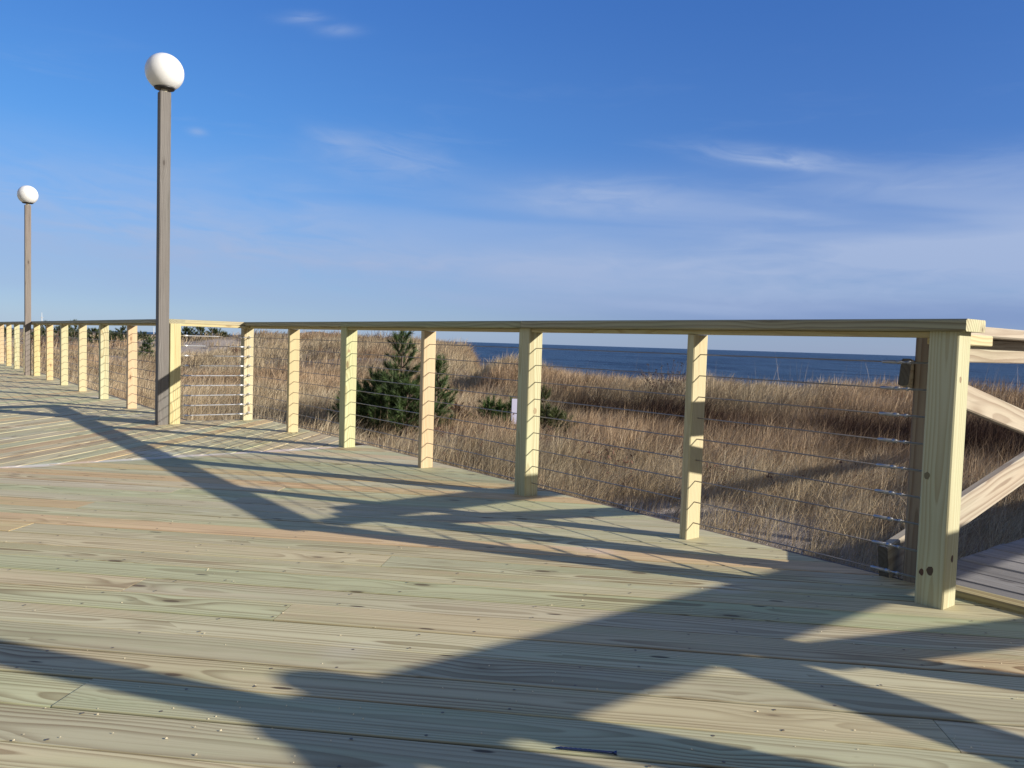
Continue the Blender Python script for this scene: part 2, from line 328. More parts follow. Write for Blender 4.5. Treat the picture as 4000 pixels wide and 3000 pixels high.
# ------------------------------------------------------------------ cable railings
ZC=[.766-.0873*i for i in range(9)]
CAPZ=.905
def cable(parent,p0,p1,fit0=None,fit1=None,r=.0025,sag=.0):
    p0=Vector(p0);p1=Vector(p1); pts=[p0.lerp(p1,t)-Vector((0,0,sag*4*t*(1-t))) for t in np.linspace(0,1,9)]
    c=MB().tube(pts,r,6).build('cable',M_CABLE,parent,True)
    return c
def fitting(parent,p,dirv,kind):
    """machined swage / turnbuckle end running from p along dirv"""
    p=Vector(p);d=Vector(dirv).normalized(); mb=MB()
    if kind=='stud':
        prof=[(0,.0034),(.075,.0034),(.0751,.0062),(.083,.0062),(.0831,.0036),(.105,.0036),(.1051,.0070),(.118,.0075),(.1181,.0052),(.123,.0052),(.1231,.0066),(.165,.0058),(.170,.0030)]
    elif kind=='dome':
        prof=[(0,.0150),(.003,.0150),(.0031,.0120),(.010,.0128),(.018,.0100),(.022,.0050),(.0221,.0036),(.050,.0032)]
    else:
        prof=[(0,.0036),(.03,.0036),(.031,.0075),(.055,.0092),(.072,.0068),(.073,.0048),(kind,.0048),(kind+.001,.0028)]
    mb.tube([p+d*t for t,_ in prof],1,12,rads=[r*(.9 if kind=='stud' else 1) for _,r in prof])
    return mb.build('cable_fitting',M_STEELD if kind=='stud' else M_STEEL,parent,True)
def inst_parent(o,parent): pass

# -- long front section (C)
AC=[0,-2.065,-4.125,-6.185]         # 4x4 post corners
railC=thing('cable_railing',aw(-3.1,.045,0),TH,'long timber and cable railing from nearest corner post back to the short jog','railing','cable railings round the deck')
tC=[(.92,.96,.84),(.94,.98,.84),(.95,1.03,.80),(1.0,.98,.88)]
for i,a in enumerate(AC):
    w0=0
    post_mb(a,w0,.0,CAPZ-.0385,.089,.089,tC[i],pith=(random.uniform(-.01,.01),.03)).build('post',M_POST,railC)
mids=[-1.02,-3.09,-5.155]; tM=[(1.0,.95,.80),(1.06,.92,.79),(1.02,.93,.74)]
for a,t in zip(mids,tM):
    post_mb(a+.005,.004,.0,CAPZ-.0588,.038,.0885,t,pith=(.0,.06)).build('intermediate_post',M_POST,railC)
# cap rail in three boards with mitre at the far corner
zc=CAPZ-.019
cuts=[.030,-2.11,-4.17,-6.255]
for i in range(3):
    a1,a0=cuts[i],cuts[i+1]
    mb=MB().board(aw(a0+.001,.044,zc),aw(a1-.001,.044,zc),BX,.140,.038,[(.98,1.0,.92),(.92,1,.86),(1.0,1,.86)][i],.005,cut0=(.07 if i==2 else 0),pith=(.3,.25),endt=1.45)
    mb.build('cap_rail',M_CAP,railC)
for i in range(3):
    mb=MB().board(aw(AC[i+1],.050,CAPZ-.0478),aw(AC[i]-.089,.050,CAPZ-.0478),BX,.080,.0188,(1.0,.93,.68),.003); mb.build('under_rail',M_POST,railC)
for z in ZC:
    c=cable(railC,aw(-6.30,.046,z),aw(-.089,.046,z))
    fitting(c,aw(-.089,.046,z),-AX,'stud')
    fitting(c,aw(-6.185,.046,z),AX,'dome')
def knot(px,py,wpl,dirn,rad,parent,asp=1.4,colr=(.10,.05,.03)):
    # bark-brown knot set flush in a post face: the plane is w=wpl (deck side) or a=wpl (end side)
    d_=px_dir(px,py); nv=BX if dirn=='w' else AX; o0=Vector(aw(0,wpl,0) if dirn=='w' else aw(wpl,0,0)); k=(o0-Vector((0,0,CAMH))).dot(nv)/d_.dot(nv); p=Vector((0,0,CAMH))+d_*k
    sd=AX if dirn=='w' else BX; out=-BX if dirn=='w' else AX; V=[];n=12
    for q in range(n):
        t_=q*2*math.pi/n; r_=rad*random.uniform(.85,1.15); V.append(p+sd*math.cos(t_)*r_+ZX*math.sin(t_)*r_*asp-out*.002)
    V2=[p+(v-p+out*.002)*.86+out*.0006 for v in V]
    f=[tuple(range(2*n-1,n-1,-1)),tuple(range(n,2*n))][1:]+[(i,(i+1)%n,n+(i+1)%n,n+i) for i in range(n)]
    me=bpy.data.meshes.new('knot'); me.from_pydata([v[:] for v in V+V2],[],f); me.materials.append(simple('pine_knot',colr,.7,noise=.6,nscale=90)); o=bpy.data.objects.new('knot',me); COL.objects.link(o); o.parent=parent; o.matrix_parent_inverse=Matrix.Identity(4)
    return o
PC=[o for o in railC.children if o.name.startswith('post')]
for (px,py,wp,dd,r_,ip,cc) in [(3599,2234,0,'w',.0085,0,(.10,.05,.03)),(3632,2230,0,'w',.0120,0,(.09,.06,.035)),(3621,1858,0,'w',.0095,0,(.20,.17,.09)),(3719,2184,0,'a',.0090,0,(.10,.05,.03)),(3752,1483,0,'a',.0080,0,(.32,.23,.13)),(2090,1605,AC[1],'a',.013,1,(.40,.30,.17)),(1363,1371,AC[2],'a',.010,2,(.40,.28,.15))]:
    knot(px,py,wp,dd,r_,PC[ip],colr=cc)
# -- jog (B)
railB=thing('cable_railing',aw(-6.14,-.3,0),TH,'short sunlit railing section with nine shiny steel cable fittings beside the large lamp post','railing','cable railings round the deck')
post_mb(-6.062,-.680,0,CAPZ-.0385,.089,.089,(1.0,.98,.72),pith=(.0,.03)).build('post',M_POST,railB)
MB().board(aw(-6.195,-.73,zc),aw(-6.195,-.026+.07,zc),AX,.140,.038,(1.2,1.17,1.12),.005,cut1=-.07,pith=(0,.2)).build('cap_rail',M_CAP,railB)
MB().board(aw(-6.110,-.591,CAPZ-.0478),aw(-6.110,-.0,CAPZ-.0478),AX,.08,.0188,(1.05,.95,.7),.003).build('under_rail',M_POST,railB)
rodlen=[.34,.22,.075,.075,.50,.50,.50,.50,.50]; rod2=[.075,.16,.30,.42,.1,.1,.1,.1,.1]
for i,z in enumerate(ZC):
    c=cable(railB,aw(-6.107,-.591,z),aw(-6.107,.0,z),r=.0024)
    fitting(c,aw(-6.107,-.591,z),BX,max(.08,rodlen[i])); fitting(c,aw(-6.107,0.0,z),-BX,max(.08,rod2[i]))
# -- far left section (A)
railA=thing('cable_railing',aw(-12.5,-.62,0),TH,'far timber and cable railing running away to the left edge behind the lamp posts','railing','cable railings round the deck')
for k in range(0,13):
    a=-7.68-1.306*k; big=(k%2==1)
    t=[PINK,GRN,YEL,(1.0,1.02,.85),(1.1,.93,.72),(1.04,.96,.70),YEL,GRN,(1.05,.97,.75)][k%9]
    if big: post_mb(a,-.66,0,CAPZ-.0385,.089,.089,tn(.03,t)).build('post',M_POST,railA)
    else: post_mb(a,-.656,0,CAPZ-.0588,.06,.0885,tn(.03,t)).build('intermediate_post',M_POST,railA)
cu=[-6.10,-8.98,-11.6,-14.2,-16.9,-19.5,-23.6]
for i in range(6):
    MB().board(aw(cu[i+1]+.001,-.616,zc),aw(cu[i]-.001,-.616,zc),BX,.140,.038,tn(.03,(.95,.98,.95)),.005).build('cap_rail',M_CAP,railA)
    MB().board(aw(cu[i+1]+.001,-.610,CAPZ-.0478),aw(cu[i]-.07,-.610,CAPZ-.0478),BX,.070,.0188,(1,.93,.7),.003).build('under_rail',M_POST,railA)
for z in ZC: cable(railA,aw(-23.4,-.614,z),aw(-6.16,-.614,z))
# -- the mirrored section beyond the walkway opening (H), outside the picture but its shadow is in it
railH=thing('cable_railing',aw(2.6,-.62,0),TH,'timber and cable railing beyond the walkway opening, to the right of the picture','railing','cable railings round the deck')
post_mb(1.66,-.65,0,CAPZ-.0385,.089,.089,GRN).build('post',M_POST,railH); post_mb(3.7,-.65,0,CAPZ-.0385,.089,.089,YEL).build('post',M_POST,railH); post_mb(2.7,-.65,0,CAPZ-.0588,.038,.089,YEL).build('intermediate_post',M_POST,railH)
MB().board(aw(1.50,-.606,zc),aw(4.6,-.606,zc),BX,.14,.038,(1,1,.9),.005).build('cap_rail',M_CAP,railH)
for z in ZC: cable(railH,aw(1.66,-.606,z),aw(4.5,-.606,z))

# ------------------------------------------------------------------ old X braced walkway railings
def xrail(sgn,a_in,label,extra=False):
    """sgn=-1: left rail (posts a_in-.089..a_in, boards on the -a side); sgn=+1 mirrored"""
    t=thing('walkway_railing',aw(a_in+sgn*.045,2,0),TH,label,'railing','old X braced railings of the beach walkway')
    A=lambda off: a_in+sgn*off
    ws=[.215,3.72,7.2] if sgn<0 else [.305,3.72,7.2]
    for wv in ws:
        MB().board(aw(A(.0445),wv+.0445,-1.3),aw(A(.0445),wv+.0445,.862),AX,.089,.089,tn(.05,(.62,.58,.55)),.006,pith=(0,.03)).build('post',M_OLDRAIL,t)
    w0=.33 if sgn<0 else -.70
    MB().board(aw(A(.060),w0,.882),aw(A(.060),7.35,.882),AX,.14,.038,(1.05,1.02,1.0),.006).build('cap_rail',M_OLDRAIL,t)
    MB().board(aw(A(.109),(.31 if sgn<0 else -.6),.8155),aw(A(.109),7.3,.8155),ZX,.092,.036,(1.0,.97,.92),.004).build('side_rail',M_OLDRAIL,t)
    for i in range(2):
        u0,u1=(ws[i]-.02,ws[i+1]+.1)
        MB().board(aw(A(.109),u0,.731),aw(A(.109),u1,.731-.197*(u1-u0)),ZX,.095,.036,(1.03,1.0,.96),.005,endt=.28).build('brace',M_OLDRAIL,t)
        MB().board(aw(A(.147),u0,.050),aw(A(.147),u1,.050+.2*(u1-u0)),ZX,.125,.036,(1.0,.98,.95),.005,endt=.28).build('brace',M_OLDRAIL,t)
    if extra:
        MB().board(aw(A(.109),-.62,.06),aw(A(.109),.25,.765),ZX,.14*.77,.036,(1,1,1),.005).build('brace',M_OLDRAIL,t)
    return t
xrail(-1,-.141,'weathered X braced railing behind the nearest corner post, along the grey beach walkway')
E_=xrail(1,1.51,'weathered X braced railing on the far side of the walkway, right of the picture',True)
# new filler piece joining cap of long railing to old cap
MB().board(aw(-.10,.115,.846),aw(-.10,.40,.846),AX,.09,.036,(1.05,1,.8),.003).build('filler_block',M_POST,railC)
# round topped old post at the opening corner
pile=thing('mooring_post',aw(1.60,-.415,0),0,'old round topped timber post at the deck corner, right of the picture','post')
pts=[(0,-.3),(.068,-.3),(.068,.93)]+[(.068*math.cos(t),.93+.07*math.sin(t)) for t in np.linspace(.2,1.5,6)]
px_,py_,_z=aw(1.60,-.415)
MB().tube([(px_,py_,z) for r,z in pts[1:]],1,16,rads=[max(r,.003) for r,z in pts[1:]],tint=(.7,.65,.6)).build('shaft',M_OLD,pile,True)
# ------------------------------------------------------------------ grey beach walkway
gw=MB(); 
k=0
while k<52:
    wv=.262+.0725+k*.150
    gw.board(aw(-.245+random.uniform(-.006,.006),wv,-.019+random.uniform(-.002,.002)),aw(1.68,wv,-.019+random.uniform(-.002,.002)),BX,.142,.038,(lambda q:(q,q*.99,q*.98))(random.gauss(1,.11)),.005); k+=1
tag(gw.build('beach_walkway',M_GREY),kind='structure')
gb=MB()
for a in (-.205,.72,1.64):
    gb.board(aw(a,.28,-.14),aw(a,8.0,-.14),ZX,.19,.038,(.7,.7,.7),.003)
tag(gb.build('walkway_stringers',M_DARKW),kind='structure')
th_=MB().board(aw(-.13,.212,.010),aw(1.52,.212,.010),BX,.075,.026,(.78,.74,.60),.004)
tag(th_.build('threshold_board',M_DECK),kind='structure')

# ------------------------------------------------------------------ lamps
def lamp(a,w,label,h=2.80,rotk=0,tint=(1,1,1),seed=0):
    x,y,_=aw(a,w); t=thing('street_lamp',(x,y,0),TH,label,'street lamp','globe lamps on square wooden poles')
    s=.088
    MB().board((x,y,-.6),(x,y,h),AX,s,s,tint,.005,pith=(.0,.05)).build('pole',M_OLD,t)
    # neck, collar, globe
    MB().tube([(x,y,h-.01),(x,y,h+.045)],.026,18).build('neck',M_NECK,t,True)
    MB().tube([(x,y,h+.026),(x,y,h+.028),(x,y,h+.040),(x,y,h+.042)],1,28,rads=[.060,.078,.084,.070]).build('collar',M_BLACK,t,True)
    R_=.153; zc_=h+.036+math.sqrt(R_*R_-.078**2); nseg=40; nr=22; mb=MB()
    tm=math.acos(-math.sqrt(R_*R_-.078**2)/R_)
    ring=[(x,y,zc_+R_*math.cos(tt)) for tt in np.linspace(.02,tm,nr)]
    mb.tube(ring,1,nseg,rads=[R_*math.sin(tt) for tt in np.linspace(.02,tm,nr)]).build('globe',M_GLOBE,t,True)
    return t
lamp(-6.088,-.736,'tall lamp with white globe on a weathered square pole beside the short railing jog',2.795)
lamp(-14.33,-.735,'smaller looking globe lamp further back near the left edge of the photo',2.82,tint=(1.25,1.15,1.1))
lamp(1.45,-.70,'globe lamp on a square pole at the right hand deck corner, outside the photo',2.80)

# ------------------------------------------------------------------ terrain
def hsh(ix,iy,s): 
    h=np.sin(ix*127.1+iy*311.7+s*74.7)*43758.5453; return h-np.floor(h)
def vn(x,y,s=0):
    ix=np.floor(x);iy=np.floor(y);fx=x-ix;fy=y-iy;fx=fx*fx*(3-2*fx);fy=fy*fy*(3-2*fy)
    return (hsh(ix,iy,s)*(1-fx)+hsh(ix+1,iy,s)*fx)*(1-fy)+(hsh(ix,iy+1,s)*(1-fx)+hsh(ix+1,iy+1,s)*fx)*fy
def sm(a,b,x): t=np.clip((x-a)/(b-a),0,1); return t*t*(3-2*t)
def height(x,y):
    x=np.asarray(x,float);y=np.asarray(y,float); r=np.hypot(x,y)
    azm=np.where(y>.5,x/np.maximum(y,.5),np.where(x>0,9,-9))
    a=(x-C6[0])*DV[0]+(y-C6[1])*DV[1]; wv=(x-C6[0])*BV[0]+(y-C6[1])*BV[1]
    z=-.56+.16*(vn(x*.35,y*.35,1)-.5)+.07*(vn(x*1.1,y*1.1,2)-.5)
    z=z+.05*sm(6,12,r)
    yc=np.where(x<3,18-1.1*np.clip(x,-1,3),14.7-.33*(np.clip(x,3,14)-3))
    azr=sm(-.06,-.03,azm)
    prof=np.exp(-((y-yc)/2.3)**2)*(.36+.22*vn(x*.45,y*.3,5)+.10*sm(3,0,x))
    z=z+prof*azr*sm(9,7,np.abs(x-4)-4)
    # humps in the hollow
    z=z+.16*sm(.55,.85,vn(x*.5+4,y*.5,7))*sm(7,11,r)
    # left dune
    lm=1-sm(-.062,-.036,azm)
    left=sm(14,29,y)*lm
    bump_=np.exp(-((azm+.18)/np.where(azm<-.18,.17,.2))**2)
    z=z+left*(-.06+1.12*bump_+.30*(vn(x*.12,y*.12,9)-.5)+.32*(vn(x*.4,y*.4,8)-.5))*(1-.3*sm(36,70,y)*bump_)
    z=z+lm*sm(75,150,y)*(.55+.5*(vn(x*.03,y*.03,12)-.3))*(1-bump_*.8)
    z=z+.80*np.exp(-(((x+17)/7)**2+((y-45)/7)**2))
    # fall to the beach
    we=11.5+10*lm+ 40*sm(-.25,-.6,azm)
    z=z-4.3*sm(we,we+42,wv)
    z=np.where(wv>we+30,np.minimum(z,-4.2-.02*(wv-we-30)),z)
    z=np.maximum(z,-9)
    return z
def terrain():
    angs=np.concatenate([np.radians(np.arange(-62,62,.4)),np.radians(np.arange(62,298,3.0))])
    rs=np.concatenate([[0.3],np.geomspace(1.0,120,230),np.geomspace(125,30000,60)])
    A,Rr=np.meshgrid(angs,rs); X=Rr*np.sin(A);Y=Rr*np.cos(A); Z=height(X,Y)
    n=len(angs); v=np.stack([X.ravel(),Y.ravel(),Z.ravel()],1)
    i=np.arange(len(rs)-1)[:,None]; j=np.arange(n)[None,:]; j2=(j+1)%n
    f=np.stack([i*n+j,i*n+j2,(i+1)*n+j2,(i+1)*n+j],-1).reshape(-1,4)
    me=bpy.data.meshes.new('dune_ground'); me.from_pydata(v.tolist(),[],f.tolist()); me.polygons.foreach_set('use_smooth',[True]*len(me.polygons))
    m,N,p,out=newmat('sand_and_litter')
    T=N.new('ShaderNodeTexCoord').outputs['Object']
    n1=N.noise(T,.35,4,.6); n2=N.noise(T,9,5,.65); n3=N.noise(N.vmul(T,(1,1,1)),45,4,.7)
    sand=N.mix(n3,(.50,.43,.36),(.34,.29,.24)); lit=N.mix(n2,(.11,.075,.05),(.23,.165,.11))
    f_=N.math('ADD',N.math('MULTIPLY',N.sstep(n1,.44,.60),.55),N.math('MULTIPLY',N.sstep(n2,.5,.62),.35),clamp=True)
    c=N.mix(N.math('SUBTRACT',1.0,f_),sand,lit)
    msk=N.attr('sandy').outputs['Fac']; c=N.mix(N.math('MULTIPLY',msk,N.math('ADD',.45,N.math('MULTIPLY',N.sstep(n2,.62,.42),.55))),c,sand)
    N.l.new(c,p.inputs['Base Color']); p.inputs['Roughness'].default_value=.95; p.inputs['Specular IOR Level'].default_value=.1
    bump(N,p,N.math('ADD',n2,N.math('MULTIPLY',n3,.4)),.8,.03); me.materials.append(m)
    at=me.attributes.new('sandy','FLOAT','POINT'); at.data.foreach_set('value',sandy(v[:,0],v[:,1]).astype(np.float32))
    o=bpy.data.objects.new('dune_ground',me); COL.objects.link(o); tag(o,kind='structure')
# sand patches: centre x,y, radii
PATCH=[(-15.3,38.5,4.0,3.2),(-27.5,43,4.5,6),(-46,70,6,7),(-38,52,3.5,4),(-6.0,31,1.8,1.2)]
def sandy(x,y):
    s=np.zeros_like(np.asarray(x,float))
    for cx,cy,rx,ry in PATCH: s=np.maximum(s,1-sm(.7,1.15,np.hypot((x-cx)/rx,(y-cy)/ry)+.5*(vn(x*.6,y*.6,3)-.5)))
    a=(x-C6[0])*DV[0]+(y-C6[1])*DV[1]; wv=(x-C6[0])*BV[0]+(y-C6[1])*BV[1]
    s=np.maximum(s,(1-sm(2.5,3.2,wv+1.2*(vn(x*1.7,y*1.7,6)-.5)))*sm(-4.0,-3.2,a)*(1-sm(-1.6,-.6,a))*.90)
    return s
terrain()

# ------------------------------------------------------------------ sea
def sea():
    rs=np.geomspace(20,45000,90); angs=np.radians(np.arange(-85,120,1.0)); A,Rr=np.meshgrid(angs,rs); X=Rr*np.sin(A);Y=Rr*np.cos(A)
    n=len(angs); v=np.stack([X.ravel(),Y.ravel(),np.full(X.size,-4.3)],1); i=np.arange(len(rs)-1)[:,None]; j=np.arange(n-1)[None,:]
    f=np.stack([i*n+j,(i+1)*n+j,(i+1)*n+j+1,i*n+j+1],-1).reshape(-1,4)
    me=bpy.data.meshes.new('sea'); me.from_pydata(v.tolist(),[],f.tolist())
    m,N,p,out=newmat('sea_water'); T=N.new('ShaderNodeTexCoord').outputs['Object']
    R=N.new('ShaderNodeVectorRotate'); R.inputs['Angle'].default_value=.5; N.put(R.inputs['Vector'],T); R.rotation_type='Z_AXIS'; T2=R.outputs[0]
    w1=N.noise(N.vmul(T2,(.09,.32,1)),1.0,5,.6,.4); w2=N.noise(N.vmul(T2,(.9,2.2,1)),1.0,5,.65,.5); w3=N.noise(N.vmul(T2,(.014,.045,1)),1.0,9,.72,.3)
    h=N.math('ADD',N.math('MULTIPLY',w1,1.0),N.math('MULTIPLY',w2,.35))
    c=N.mix(N.sstep(w1,.40,.66),(.003,.013,.036),(.040,.085,.150)); c=N.mix(N.math('MULTIPLY',N.sstep(w3,.42,.60),.75),c,(.045,.092,.155))
    w4=N.noise(N.vmul(T,(.055,.013,1)),1.0,7,.7,.2); c=N.mix(N.math('MULTIPLY',N.sstep(w4,.47,.60),.45),c,(.060,.110,.175)); c=N.mix(N.math('MULTIPLY',N.sstep(w4,.46,.36),.6),c,(.004,.014,.034))
    cap=N.sstep(N.noise(N.vmul(T2,(.35,1.1,1)),1.0,6,.7),.70,.78); c=N.mix(N.math('MULTIPLY',cap,.35),c,(.35,.42,.50))
    N.l.new(c,p.inputs['Base Color']); p.inputs['Roughness'].default_value=.42; p.inputs['Specular IOR Level'].default_value=.2
    bump(N,p,h,1.0,1.6); me.materials.append(m)
    o=bpy.data.objects.new('sea',me); COL.objects.link(o); tag(o,kind='structure')
sea()

# ------------------------------------------------------------------ grass
def grass_mat():
    m,N,p,out=newmat('dry_beach_grass'); c=N.attr('gcol').outputs['Color']
    N.l.new(c,p.inputs['Base Color']); p.inputs['Roughness'].default_value=.75; p.inputs['Specular IOR Level'].default_value=.15
    tr=N.new('ShaderNodeBsdfTranslucent'); N.l.new(c,tr.inputs[0]); mx=N.new('ShaderNodeMixShader'); mx.inputs[0].default_value=.22
    N.l.new(p.outputs[0],mx.inputs[1]); N.l.new(tr.outputs[0],mx.inputs[2]); N.l.new(mx.outputs[0],out.inputs[0]); return m
M_GRASS=grass_mat()
def blades(name,P,Hh,Wd,lean,ldir,colr,seg=2,mat=None):
    """P n*3 roots; lean 0..1; ldir angle; builds tapered curved ribbons"""
    n=len(P); fa=RNG.uniform(0,2*np.pi,n); sx=np.cos(fa)*Wd/2; sy=np.sin(fa)*Wd/2
    lv=np.linspace(0,1,seg+1); V=[]
    lx,ly=np.cos(ldir),np.sin(ldir)
    for t in lv[:-1]:
        off=lean*Hh*(t**1.8); zz=Hh*(t-(.35*lean*t**2)); ww=(1-.55*t)
        cx=P[:,0]+lx*off; cy=P[:,1]+ly*off; cz=P[:,2]+zz
        V.append(np.stack([cx-sx*ww,cy-sy*ww,cz],1)); V.append(np.stack([cx+sx*ww,cy+sy*ww,cz],1))
    V.append(np.stack([P[:,0]+lx*lean*Hh,P[:,1]+ly*lean*Hh,P[:,2]+Hh*(1-.35*lean)],1))
    k=len(V); v=np.stack(V,1).reshape(-1,3); base=np.arange(n)[:,None]*k
    idx=[];ls=[]
    quads=[np.concatenate([base+2*i,base+2*i+1,base+2*i+3,base+2*i+2],1) for i in range(seg-1)]
    tri=np.concatenate([base+2*(seg-1),base+2*(seg-1)+1,base+2*seg],1)
    me=bpy.data.meshes.new(name); me.vertices.add(len(v)); me.vertices.foreach_set('co',v.astype(np.float32).ravel())
    lo=np.concatenate([q.ravel() for q in quads]+[tri.ravel()]); cnt=np.concatenate([np.full(n,4) for q in quads]+[np.full(n,3)])
    me.loops.add(len(lo)); me.loops.foreach_set('vertex_index',lo.astype(np.int32)); me.polygons.add(len(cnt))
    st=np.concatenate([[0],np.cumsum(cnt)[:-1]]); me.polygons.foreach_set('loop_start',st.astype(np.int32)); me.polygons.foreach_set('loop_total',cnt.astype(np.int32))
    me.update(); me.validate()
    at=me.attributes.new('gcol','FLOAT_COLOR','POINT'); cc=np.repeat(np.concatenate([colr,np.ones((n,1))],1),k,0); at.data.foreach_set('color',cc.astype(np.float32).ravel())
    me.materials.append(mat or M_GRASS); o=bpy.data.objects.new(name,me); COL.objects.link(o); return o
PAL=np.array([.80,.785,.75])*np.array([(.52,.42,.28),(.45,.35,.225),(.62,.53,.38),(.37,.285,.19),(.50,.42,.31),(.27,.19,.13),(.55,.46,.33)])
PW=np.array([.24,.2,.16,.13,.14,.06,.07])
def allowed(x,y):
    a=(x-C6[0])*DV[0]+(y-C6[1])*DV[1]; wv=(x-C6[0])*BV[0]+(y-C6[1])*BV[1]
    ed=np.where((a>-6.3)&(a<1.7),.40,-.32); ok=wv>ed
    ok&=~((a>-.42)&(a<1.85)&(wv>0)&(wv<8.2)); return ok
def scatter(ntuft,per,r0,r1,azmin,azmax,wd,hbase,spread,seg,name,dens_pow=1.0):
    u=RNG.random(ntuft); r=(r0**dens_pow+u*(r1**dens_pow-r0**dens_pow))**(1/dens_pow); th=RNG.uniform(azmin,azmax,ntuft)
    x=r*np.sin(th);y=r*np.cos(th)
    keep=allowed(x,y)&(RNG.random(ntuft)>.80*sandy(x,y)); 
    a=(x-C6[0])*DV[0]+(y-C6[1])*DV[1]; wv=(x-C6[0])*BV[0]+(y-C6[1])*BV[1]
    keep&=height(x,y)>-3.2
    for (pX,pY,pR) in PLM: keep&=~((np.hypot(x-pX,(y-pY+.35)/1.8)<pR)&(RNG.random(ntuft)<.8))
    x=x[keep];y=y[keep];r=r[keep]
    n=len(x); tb=RNG.choice(len(PAL),n,p=PW); tcol=PAL[tb]*RNG.normal(1,.08,(n,1))
    patch=vn(x*.45,y*.45,21); red=vn(x*.3+7,y*.3,22)
    th_=hbase*(.70+.55*vn(x*.8,y*.8,23))*RNG.normal(1,.12,n); tl=RNG.normal(.55,.2,n); td=RNG.normal(0.0,.55,n)
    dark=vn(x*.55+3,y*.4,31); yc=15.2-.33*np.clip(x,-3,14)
    zcn=np.where(x<3,14.4-1.0*x,11.2-.32*(x-3))-.5*sm(2,4,x); zone=np.exp(-((y-(zcn+1.0*(dark-.5)))/(.75+.17*np.clip(x,0,5)))**2)*sm(-.6,1.6,x)*sm(.32,.52,dark+.05*x)  # dark ridge band: brown vegetation plus its self-shade, painted into the blade colour
    rep=lambda q: np.repeat(q,per,0)
    X=rep(x)+RNG.normal(0,spread,n*per);Y=rep(y)+RNG.normal(0,spread,n*per); Rr=rep(r)
    ok=allowed(X,Y); 
    H=np.clip(rep(th_)*RNG.uniform(.45,1.15,n*per),.08,1.2); C=rep(tcol)*RNG.normal(1,.14,(n*per,1))
    pm=rep(patch)[:,None]; pm2=rep(vn(x*1.6,y*1.6,41))[:,None]; pm3=rep(vn(x*.12,y*.12,43))[:,None]; C=C*(.50+.46*pm+.48*pm2+.14*pm3); rm=rep(sm(.5,.75,red))[:,None]; C=C*(1-rm*np.array([.08,.17,.20]))
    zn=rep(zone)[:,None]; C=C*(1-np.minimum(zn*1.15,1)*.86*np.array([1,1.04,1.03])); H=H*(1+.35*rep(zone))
    Z=height(X,Y)-.02
    wdv=wd*RNG.uniform(.6,1.3,n*per)*np.clip(Rr/ (r0 if r0>4 else 6),1,3)
    lean=np.clip(rep(tl)+RNG.normal(0,.22,n*per),.02,1.1); ld=rep(td)+RNG.normal(0,.9,n*per)
    flop=RNG.random(n*per)<.06; lean=np.where(flop,RNG.uniform(.8,1.3,n*per),lean); C=C*np.where(flop,1.15,1.0)[:,None]
    s=ok; return blades(name,np.stack([X,Y,Z],1)[s],H[s],wdv[s],lean[s],ld[s],np.clip(C[s],.01,.9),seg)
QG=1.0
PLM=[(-.175,11.3,.42),(.50,10.3,.42),(-.81,11.5,.32),(-1.40,10.2,.75),(0.10,11.0,.2)]
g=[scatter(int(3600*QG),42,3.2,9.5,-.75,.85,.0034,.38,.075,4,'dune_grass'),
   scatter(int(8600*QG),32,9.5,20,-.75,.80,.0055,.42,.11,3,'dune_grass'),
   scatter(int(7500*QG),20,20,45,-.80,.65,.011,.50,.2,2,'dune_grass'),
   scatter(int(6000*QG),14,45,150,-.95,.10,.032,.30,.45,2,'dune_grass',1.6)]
for o,t in zip(g,['']*4): tag(o,'dry tan beach grass covering the dune','grass',kind='stuff')
# tall seed stalks on the crest
def stalks():
    n=45; x=RNG.uniform(0,9,n); y=np.where(x<3,18-1.1*x,14.7-.33*(x-3))+RNG.normal(0,1.2,n); P=np.stack([x,y,height(x,y)],1)
    return blades('grass_stalks',P,RNG.uniform(.6,.95,n),np.full(n,.0045),RNG.uniform(.02,.3,n),RNG.normal(0,1.5,n),np.tile([[.55,.45,.33]],(n,1)),3)
tag(stalks(),'tall pale seed stalks standing above the dune grass crest','grass stalks',kind='stuff')

# ------------------------------------------------------------------ plants
def needle_mat(name,c1,c2):
    m,N,p,out=newmat(name); c=N.attr('gcol').outputs['Color']; N.l.new(c,p.inputs['Base Color']); p.inputs['Roughness'].default_value=.5; p.inputs['Specular IOR Level'].default_value=.3; return m
M_NEEDLE=needle_mat('pine_needles',None,None)
M_BARK=simple('pine_bark',(.16,.115,.085),.9,noise=.6,nscale=30)
M_TWIG=simple('bare_twigs',(.11,.065,.05),.9,noise=.5,nscale=30)
def meshobj(name,v,f,mat,parent,col=None,smooth=False):
    me=bpy.data.meshes.new(name); me.from_pydata([tuple(p) for p in v],[],f); me.materials.append(mat)
    if col is not None:
        at=me.attributes.new('gcol','FLOAT_COLOR','POINT'); at.data.foreach_set('color',np.array(col,dtype=np.float32).ravel())
    o=bpy.data.objects.new(name,me); COL.objects.link(o)
    if parent: o.parent=parent; o.matrix_local=root_inv[parent.name].copy()
    return o
def tuft(V,Fc,Cc,p,d,L,nn,wd,rnd,col):
    d=d.normalized(); a=d.orthogonal().normalized(); b=d.cross(a)
    for _ in range(nn):
        th=rnd.uniform(0,2*math.pi); sp=rnd.uniform(.15,.95); s=p-d*rnd.uniform(0,L*.9)
        q=(d+(a*math.cos(th)+b*math.sin(th))*sp).normalized(); e=s+q*L*rnd.uniform(.7,1.1); sd=q.cross(Vector((rnd.uniform(-1,1),rnd.uniform(-1,1),rnd.uniform(-1,1)))).normalized()*wd/2
        i=len(V); V.extend([s-sd,s+sd,e]); Fc.append((i,i+1,i+2)); k=rnd.uniform(.65,1.35); c=(col[0]*k,col[1]*k,col[2]*k*rnd.uniform(.8,1.1),1); Cc.extend([c,c,c])
